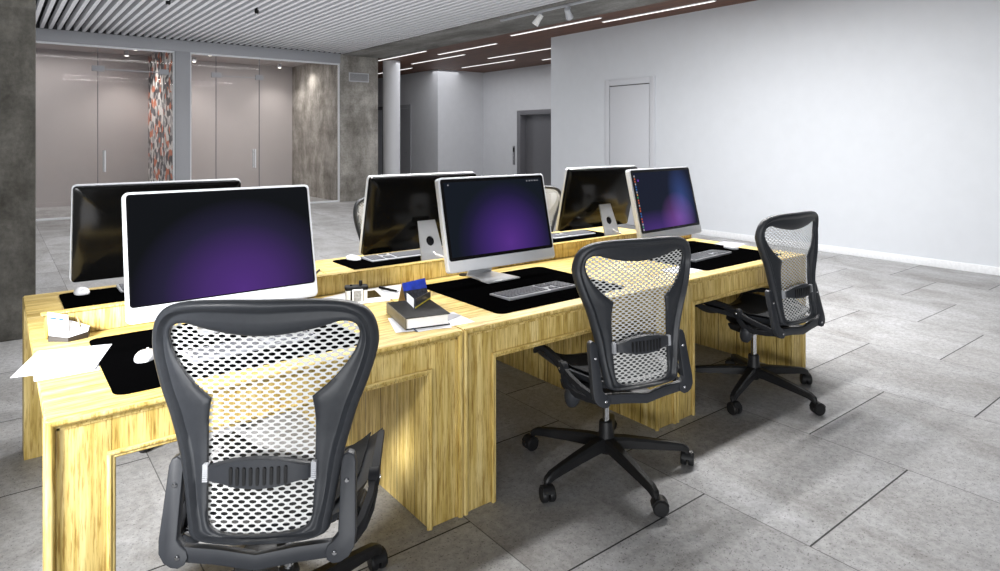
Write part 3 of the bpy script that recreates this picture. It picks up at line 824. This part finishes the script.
        b = MB(); b.lathe([(.0058, 0), (.0058, .003), (.004, .0045)], 12, M=Matrix.Translation((s*.259, -.07, .487)) @ Matrix.Rotation(s*R(90), 4, 'Y')); b.build('screw', 'chrome', lk)
    # --- mechanism, knob
    b = MB(); b.prism([(-.17, .40), (-.13, .365), (.06, .350), (.13, .385), (.12, .425), (-.15, .425)], -.075, .075, 'x')
    b.prism([(-.11, .395), (-.06, .375), (.0, .38), (.02, .41), (-.10, .425)], -.215, .215, 'x')
    b.prism([(-.29, .41), (-.16, .37), (-.12, .37), (-.12, .42), (-.28, .425)], -.04, .04, 'x'); b.build('tilt_mechanism', 'base', t, bevel=.008)
    b = MB(); b.lathe([(.004, -.045), (.018, -.042), (.028, -.026), (.033, -.002), (.031, .02), (.024, .036), (.012, .044), (.003, .045)], 18, M=Matrix.Translation((-.222, -.105, .385)) @ Matrix.Rotation(R(12), 4, 'X')); kn = b.build('tension_knob', 'frame', t, angle=60)
    b = MB(); b.lathe([(.012, 0), (.012, .02), (.007, .024)], 12, M=Matrix.Translation((-.205, -.135, .392)) @ Matrix.Rotation(R(-60), 4, 'Y')); b.build('knob_pin', 'chrome', kn)
    # --- column and base
    b = MB(); b.lathe([(.0145, .195), (.0145, .36)], 20); b.build('gas_lift', 'chrome', t)
    b = MB(); b.lathe([(.028, .075), (.033, .085), (.036, .12), (.034, .15), (.030, .165), (.029, .200), (.026, .207), (.016, .209)], 24); b.build('column_sleeve', 'base', t)
    for k in range(5):
        a = R(53+72*k); ca, sa = math.cos(a), math.sin(a)
        b = MB(); sec = [(-.026, -.020), (.026, -.020), (.023, .012), (.014, .022), (-.014, .022), (-.023, .012)]
        pth = [(.02, .118), (.08, .117), (.18, .106), (.28, .093), (.325, .086), (.345, .076), (.352, .066)]
        b.sweep([(ca*r_, sa*r_, z_) for r_, z_ in pth], sec, scales=[1.15, 1.05, .9, .75, .68, .62, .5]); b.build('base_leg', 'base', t, angle=30)
        M = Matrix.Translation((ca*.352, sa*.352, 0)) @ Matrix.Rotation(a+R(65), 4, 'Z')
        b = MB()
        for s in (-1, 1):
            b.lathe([(.018, s*.002), (.0285, s*.004), (.030, s*.009), (.030, s*.022), (.026, s*.027), (.006, s*.028)], 20, M=M @ Matrix.Translation((.014, 0, .030)) @ Matrix.Rotation(R(90), 4, 'X'))
        b.tube([(0, 0, .03), (0, 0, .078)], .009, 10, M=M, up=(0, 1, 0)); b.box((-.006, -.008, .028), (.018, .008, .058), M=M)
        hood = [(.014+.033*math.cos(R(q)), .030+.033*math.sin(R(q))) for q in range(20, 171, 15)]+[(.014+.026*math.cos(R(q)), .030+.026*math.sin(R(q))) for q in range(170, 19, -15)]
        b.prism(hood, -.022, .022, 'y', M=M)
        b.build('caster', 'base', t, angle=40)
    return t
ch = make_chair()
CH = [(.647, 1.784, R(-34.8), 'swivel office chair nearest the viewer, its white netted back facing us', 'office chairs at the front desks'),
      (2.038, 1.883, R(-14.6), 'swivel office chair at the middle front desk, before the violet screen and keyboard', 'office chairs at the front desks'),
      (3.304, 1.957, R(-3.0), 'swivel office chair at the far front desk, narrowest back, against the white wall', 'office chairs at the front desks'),
      (.769, 3.53, PI-.1, 'swivel office chair behind the nearest screens, only a caster showing under the desk', 'office chairs at the rear desks'),
      (2.122, 3.72, PI, 'swivel office chair whose rim and netting show left of the middle black back', 'office chairs at the rear desks'),
      (3.44, 3.72, PI, 'swivel office chair whose netted corner shows right of the violet screen', 'office chairs at the rear desks')]
for i, (x, y, rz, lab, grp) in enumerate(CH):
    o = ch if i == 0 else copy_tree(ch); o.location = (x, y, 0); o.rotation_euler = (0, 0, rz); tag(o, lab, 'chair', grp)

# ------------------------------------------------------------------ things on the desks
def sheet(name, label, x, y, w, h, rz, z, mat='paper', lines=(), group=None, curl=0):
    t = thing(name, label, 'paper', (x, y, z), rz, group)
    b = MB(); n = 8; vs = []
    for j in range(n+1):
        for i in range(n+1):
            u, v = i/n-.5, j/n-.5
            vs.append((u*w, v*h, curl*max(0, (u-v))**3))
    fs = [(j*(n+1)+i, j*(n+1)+i+1, (j+1)*(n+1)+i+1, (j+1)*(n+1)+i) for j in range(n) for i in range(n)]
    m = len(vs); ed = [j*(n+1) for j in range(n+1)]+[n*(n+1)+i for i in range(1, n+1)]+[j*(n+1)+n for j in range(n-1, -1, -1)]+[i for i in range(n-1, 0, -1)]
    b.add(vs+[(p[0], p[1], p[2]+.0006) for p in vs], [f[::-1] for f in fs]+[tuple(m+q for q in f) for f in fs]+[(ed[i], ed[(i+1) % len(ed)], m+ed[(i+1) % len(ed)], m+ed[i]) for i in range(len(ed))])
    b.build('sheet', mat, t)
    if lines:
        b = MB()
        for (x0, x1, yy) in lines: b.box((x0, yy, .00065), (x1, yy+.0022, .0009))
        b.build('print', 'ink', t)
    return t
random.seed(3)
def textlines(w, h, k, y0, y1):
    return [(-w/2+.03, w/2-.03-random.random()*.06, y0+(y1-y0)*i/(k-1)) for i in range(k)]
# papers at the left end of the nearest desk
sheet('paper_sheet', 'white sheet lying under the printed letter, its edge near the pad', .178, 2.44, .165, .24, R(-2), ZT+.0004, group='loose sheets at the left end of the nearest desk')
sheet('paper_sheet', 'white printed letter turned askew, its corner hanging over the left desk edge', .178, 2.478, .215, .255, R(-17.5), ZT+.0044, lines=[(-.04, .05, .07)]+textlines(.215, .26, 6, -.06, .02), group='loose sheets at the left end of the nearest desk')
# open booklet propped before the rail
t = thing('open_booklet', 'open white booklet with brown cover and blue print, propped against the oak rail', 'booklet', (.205, 2.722, ZT+.0005), R(-4))
b = MB()
b.add([(-.058, .02, 0), (0, -.022, 0), (0, -.017, .013), (-.056, .026, .019), (-.060, .050, .0), (0, .05, 0), (0, .05, .007), (-.060, .055, .014)], [(0,1,2,3),(4,7,6,5),(0,4,5,1),(3,2,6,7),(0,3,7,4),(1,5,6,2)])
b.add([(0, -.022, 0), (.060, -.002, 0), (.060, .001, .021), (0, -.017, .013), (0, .05, 0), (.066, .05, 0), (.066, .054, .014), (0, .05, .007)], [(0,1,2,3),(4,7,6,5),(0,4,5,1),(3,2,6,7),(0,3,7,4),(1,5,6,2)])
b.build('cover', 'darkbrown', t, smooth=False)
b = MB(); b.add([(-.056, .026, .0195), (0, -.016, .0135), (0, .046, .078), (-.062, .052, .098), (-.056, .032, .0185), (0, -.010, .0125), (0, .052, .075), (-.062, .058, .095)], [(0,1,2,3),(4,7,6,5),(0,4,5,1),(1,5,6,2),(2,6,7,3),(3,7,4,0)]); lf = b.build('left_page', 'paper', t, smooth=False)
b = MB(); b.add([(0, -.016, .0135), (.058, .002, .0215), (.066, .045, .030), (0, .046, .062), (0, -.010, .0125), (.058, .008, .0205), (.066, .051, .027), (0, .052, .059)], [(0,1,2,3),(4,7,6,5),(0,4,5,1),(1,5,6,2),(2,6,7,3),(3,7,4,0)]); rp = b.build('right_page', 'paper', t, smooth=False)
b = MB()
for k_, (u0, u1, v) in enumerate(((.12, .42, .72), (.55, .78, .72))):
    def LP(u, v): 
        a = Vector((-.056, .026, .0198)).lerp(Vector((0, -.016, .0138)), u); c = Vector((-.062, .052, .0983)).lerp(Vector((0, .046, .0783)), u); return a.lerp(c, v)+Vector((0, -.0008, .0003))
    q = [LP(u0, v), LP(u1, v), LP(u1, v+.06), LP(u0, v+.06)]
    b.add(q+[p+Vector((0, .0006, 0)) for p in q], [(0,1,2,3),(7,6,5,4),(0,4,5,1),(1,5,6,2),(2,6,7,3),(3,7,4,0)])
b.build('blue_print', 'blueink', lf, smooth=False)
t = thing('pencil_stub', 'short brown pencil stub leaning in the open booklet', 'pencil', (.245, 2.732, ZT+.045), 0)
b = MB(); b.tube([(-.012, .018, .030), (-.003, -.004, .0)], .0035, 8); b.build('pencil_shaft', 'brown', t)
b = MB(); b.tube([(-.003, -.004, 0), (-.001, -.009, -.007)], .0034, 8, scales=[1, .15]); b.build('pencil_tip', 'darkbrown', t)

# clutter at the right end of the nearest desk
sheet('paper_sheet', 'white sheet lying along the oak rail behind the small white canister', 1.21, 2.66, .21, .20, R(12), ZT+.0004, group='loose sheets around the white tablet')
sheet('paper_sheet', 'white printed sheet beside the tablet, with the black pen on it', 1.43, 2.66, .21, .25, R(-8), ZT+.0004, lines=[(-.06, .0, .06)]+textlines(.2, .2, 3, -.02, .02), group='loose sheets around the white tablet')
t = thing('tablet', 'white framed tablet with black screen lying behind the canister', 'tablet', (1.315, 2.635, ZT+.0012), R(-14))
b = MB(); b.prism(rrect(.15, .21, .008, 4), 0, .009); b.build('tablet_case', 'white', t, bevel=.0015)
b = MB(); b.prism(rrect(.10, .135, .002, 3, -.004, .012), .0091, .0097); b.build('tablet_screen', 'blackglass', t)
t = thing('pen', 'black pen lying on the printed sheet near the oak rail', 'pen', (1.445, 2.685, ZT+.0016), R(-76))
b = MB(); b.tube([(-.068, 0, .0058), (.055, 0, .0058)], .0055, 10, up=(0, 1, 0)); b.build('pen_barrel', 'blackplastic', t)
b = MB(); b.tube([(.055, 0, .0058), (.07, 0, .0045)], .0054, 10, scales=[1, .2], up=(0, 1, 0)); b.build('pen_tip', 'steel', t)
b = MB(); b.box((-.066, -.0012, .0116), (-.03, .0012, .0128)); b.build('pen_clip', 'steel', t)
t = thing('pen', 'black pen on the middle rear desk, tip showing right of the nearest purple screen', 'pen', (1.335, 3.27, ZT+.0003), R(55))
b = MB(); b.tube([(-.068, 0, .0058), (.055, 0, .0058)], .0055, 10, up=(0, 1, 0)); b.build('pen_barrel', 'blackplastic', t)
b = MB(); b.tube([(.055, 0, .0058), (.07, 0, .0045)], .0054, 10, scales=[1, .2], up=(0, 1, 0)); b.build('pen_tip', 'steel', t)

t = thing('desk_canister', 'small white canister with black lid and framed picture on its front', 'canister', (1.232, 2.585, ZT+.0016), R(-22))
b = MB(); b.prism(rrect(.092, .05, .008, 5), 0, .056); b.build('canister_body', 'white', t, bevel=.002)
b = MB(); b.prism(rrect(.098, .056, .012, 5), .0561, .072); ld = b.build('canister_lid', 'blackplastic', t, bevel=.004)
b = MB(); b.lathe([(.007, .072), (.008, .078), (.008, .091), (.006, .093)], 14, M=Matrix.Translation((.018, 0, 0))); b.build('lid_knob', 'blackplastic', ld)
b = MB(); b.lathe([(.005, .072), (.005, .077), (.003, .078)], 12, M=Matrix.Translation((-.022, 0, 0))); b.build('lid_stud', 'blackplastic', ld)
b = MB()
for (a, c) in (((-.018, -.034, .004), (-.013, -.026, .062)), ((.021, -.034, .004), (.026, -.026, .062)), ((-.013, -.034, .004), (.021, -.026, .009)), ((-.013, -.034, .057), (.021, -.026, .062))): b.box(a, c)
b.build('picture_frame', 'white', t, bevel=.001)
b = MB(); b.box((-.013, -.031, .009), (.021, -.027, .057)); b.build('picture', 'picture', t)
b = MB(); b.box((-.026, -.0262, .002), (-.0185, -.0252, .055)); b.build('side_band', 'blackplastic', t)

sheet('paper_sheet', 'white sheet under the thick black book, reaching toward the desk joint', 1.350, 2.125, .24, .17, R(-5), ZT+.0004, group='loose sheets under the black book')
sheet('paper_sheet', 'white sheet under the thick black book, corner peeping out beside its spine', 1.285, 2.150, .21, .20, R(-20), ZT+.0012, group='loose sheets under the black book')
sheet('paper_sheet', 'grey sheet under the black book, pointed corner past its right side', 1.37, 2.16, .17, .12, R(22), ZT+.0020, 'greypaper', group='loose sheets under the black book')
ZB = ZT+.0028
t = thing('hardback_book', 'thick black hardback book lying at the edge of the nearest desk', 'book', (1.308, 2.200, ZB), R(-13))
bw, bh, bt = .176, .262, .043
b = MB(); b.box((-bw/2, -bh/2, 0), (bw/2, bh/2, .003)); b.box((-bw/2, -bh/2, bt-.003), (bw/2, bh/2, bt)); b.build('cover', 'cover', t, bevel=.001)
b = MB(); b.prism([(-bw/2-.002, -bh/2), (-bw/2+.004, -bh/2), (-bw/2+.004, bh/2), (-bw/2-.002, bh/2)], .0002, bt-.0002); b.build('spine', 'spine', t, bevel=.0015)
b = MB(); pr = [(-bw/2+.0045, .0032), (bw/2-.006, .0032)]+[(bw/2-.006-.004*math.sin(PI*i/6), .0032+(bt-.0064)*i/6) for i in range(1, 6)]+[(bw/2-.006, bt-.0032), (-bw/2+.0045, bt-.0032)]
b.prism(pr, -bh/2+.004, bh/2-.004, 'y'); b.build('pages', 'paperoff', t, smooth=False)
b = MB(); b.add([(-.062, -bh/2+.006, .0035), (-.055, -bh/2+.006, .0035), (-.050, -bh/2-.03, -.0015), (-.057, -bh/2-.032, -.0015), (-.062, -bh/2+.006, .0042), (-.055, -bh/2+.006, .0042), (-.050, -bh/2-.03, -.0008), (-.057, -bh/2-.032, -.0008)], [(0,1,2,3),(7,6,5,4),(0,4,5,1),(1,5,6,2),(2,6,7,3),(3,7,4,0)]); b.build('ribbon', 'ribbon', t, smooth=False)

# folded cards: one tent behind the book, one small box on top of it
t = thing('tent_card', 'folded photo card, dark below and deep blue on top, standing behind the book', 'card', (1.440, 2.468, ZT+.0012), R(14))
b = MB(); hgt = .084
b.add([(-.06, -.026, 0), (.078, -.026, 0), (.078, 0, hgt), (-.06, 0, hgt), (-.06, -.0245, 0), (.078, -.0245, 0), (.078, .0015, hgt), (-.06, .0015, hgt)], [(0,1,2,3),(7,6,5,4),(0,4,5,1),(1,5,6,2),(2,6,7,3),(3,7,4,0)], 0)
fr_ = b.build('front_leaf', 'night', t, smooth=False)
b = MB(); b.add([(-.06, .026, 0), (.078, .026, 0), (.078, .0016, hgt), (-.06, .0016, hgt), (-.06, .0245, 0), (.078, .0245, 0), (.078, .0001, hgt-.001), (-.06, .0001, hgt-.001)], [(3,2,1,0),(4,5,6,7),(1,5,4,0),(2,6,5,1),(3,7,6,2),(0,4,7,3)]); b.build('rear_leaf', 'brown', t, smooth=False)
b = MB(); b.add([(-.06, -.0265+.026*.62, hgt*.62), (.078, -.0265+.026*.5, hgt*.5), (.078, -.0006, hgt), (-.06, -.0006, hgt), (-.06, -.0262+.026*.62, hgt*.62), (.078, -.0262+.026*.5, hgt*.5), (.078, -.0002, hgt), (-.06, -.0002, hgt)], [(0,1,2,3),(7,6,5,4),(0,4,5,1),(1,5,6,2),(2,6,7,3),(3,7,4,0)]); b.build('blue_sky_print', 'blue', fr_, smooth=False)
t = thing('folded_card', 'small folded card, white inside and dark outside, standing on the black book', 'card', (1.294, 2.204, ZB+bt+.0002), 0)
def leaf(p, q, h0, h1, th, nm, mt, lift=0):
    p, q = Vector(p), Vector(q); d = (q-p).normalized(); nn = Vector((-d.y, d.x, 0))*th; u = Vector((0, 0, 1))
    g = MB(); a = [p+u*lift, q+u*lift, q+u*h1, p+u*h0]
    g.add([tuple(x) for x in a]+[tuple(x+nn) for x in a], [(0,1,2,3),(7,6,5,4),(0,4,5,1),(1,5,6,2),(2,6,7,3),(3,7,4,0)])
    return g.build(nm, mt, t, smooth=False)
leaf((0, 0, 0), (.030, .106, 0), .036, .034, .0014, 'white_leaf', 'paper')
dk = leaf((.002, -.008, 0), (.132, .092, 0), .036, .030, -.0014, 'dark_leaf', 'night')
t2 = t; t = dk
leaf((.001, -.0105, 0), (.1335, .0905, 0), .005, .004, -.0012, 'yellow_edge', 'yellow')
t = t2
# papers on the far front desk
sheet('paper_sheet', 'pale grey sheet on the far front desk left of its black pad', 2.905, 2.14, .19, .15, R(5), ZT+.0004, 'paper', group='loose sheets on the far front desk')
sheet('paper_sheet', 'grey sheet on the far front desk, hanging over its end beyond the mouse', 3.885, 2.47, .16, .16, R(12), ZT+.0004, 'greypaper', group='loose sheets on the far front desk')

# ------------------------------------------------------------------ light
def area(name, loc, rot, sx, sy, power, col=(1, 1, 1)):
    l = bpy.data.lights.new(name, 'AREA'); l.shape = 'RECTANGLE'; l.size = sx; l.size_y = sy; l.energy = power; l.color = col
    o = bpy.data.objects.new(name, l); COL.objects.link(o); o.location = loc; o.rotation_euler = rot; return o
area('ceiling_lamp_over_rail', (3.9, 3.0, 3.2), (0, 0, 0), 4.6, .17, 215, (1, .985, .97))
area('ceiling_lamp_rear', (3.9, 4.5, 3.2), (0, 0, 0), 4.6, .17, 195, (1, .985, .97))
area('corridor_lamp', (8.8, 12.0, 3.2), (0, 0, 0), 2.5, 6, 90, (.97, .98, 1))
area('hall_lamp', (3.0, 9.5, 3.2), (0, 0, 0), 5, .5, 120, (1, .99, .98))
area('slat_fill_light', (1.5, 8.5, 2.3), (PI, 0, 0), 8, 8, 110, (.97, .98, 1))  # unseen upward fill added to brighten the ceiling slats
area('office_fill_light', (0, 14.8, 3.15), (0, 0, 0), 3.5, 1.5, 52, (1, .95, .92))  # fill lights added in both offices to even out their walls
area('office_fill_light', (4.4, 14.8, 3.15), (0, 0, 0), 2.2, 1.5, 36, (1, .95, .92))
# low fill light added behind the viewer to stand in for daylight
area('front_fill_light', (-1.9, -2.3, .85), (R(90), 0, R(-32)), 4.2, 1.1, 185, (.96, .98, 1))
sl = bpy.data.lights.new('desk_fill_spot', 'SPOT'); sl.energy = 2900; sl.spot_size = R(27); sl.spot_blend = .9; sl.shadow_soft_size = .45  # unseen spot added to bleach the left end of the nearest desk
so = bpy.data.objects.new('desk_fill_spot', sl); COL.objects.link(so); so.location = (-2.2, 1.0, 2.2)
so.rotation_euler = (Vector((.22, 2.38, .75))-so.location).to_track_quat('-Z', 'Y').to_euler()
w = bpy.data.worlds.new('World'); S.world = w; w.use_nodes = True
bg = w.node_tree.nodes['Background']; bg.inputs[0].default_value = (.86, .92, 1, 1); bg.inputs[1].default_value = .045

# ------------------------------------------------------------------ camera
cd = bpy.data.cameras.new('camera'); cam = bpy.data.objects.new('camera', cd); COL.objects.link(cam)
cam.location = (0, 0, 1.4); cam.rotation_euler = (R(90), 0, -math.atan2(.61542, .78820))
cd.sensor_fit = 'HORIZONTAL'; cd.sensor_width = 36; cd.lens = 648.06/1000*36; cd.shift_y = (138-285.5)/1000; cd.clip_start = .05; cd.clip_end = 100
S.camera = cam
vs_ = S.view_settings; vs_.view_transform = 'Standard'; vs_.look = 'None'; vs_.gamma = 1; vs_.exposure = 0; vs_.use_curve_mapping = False
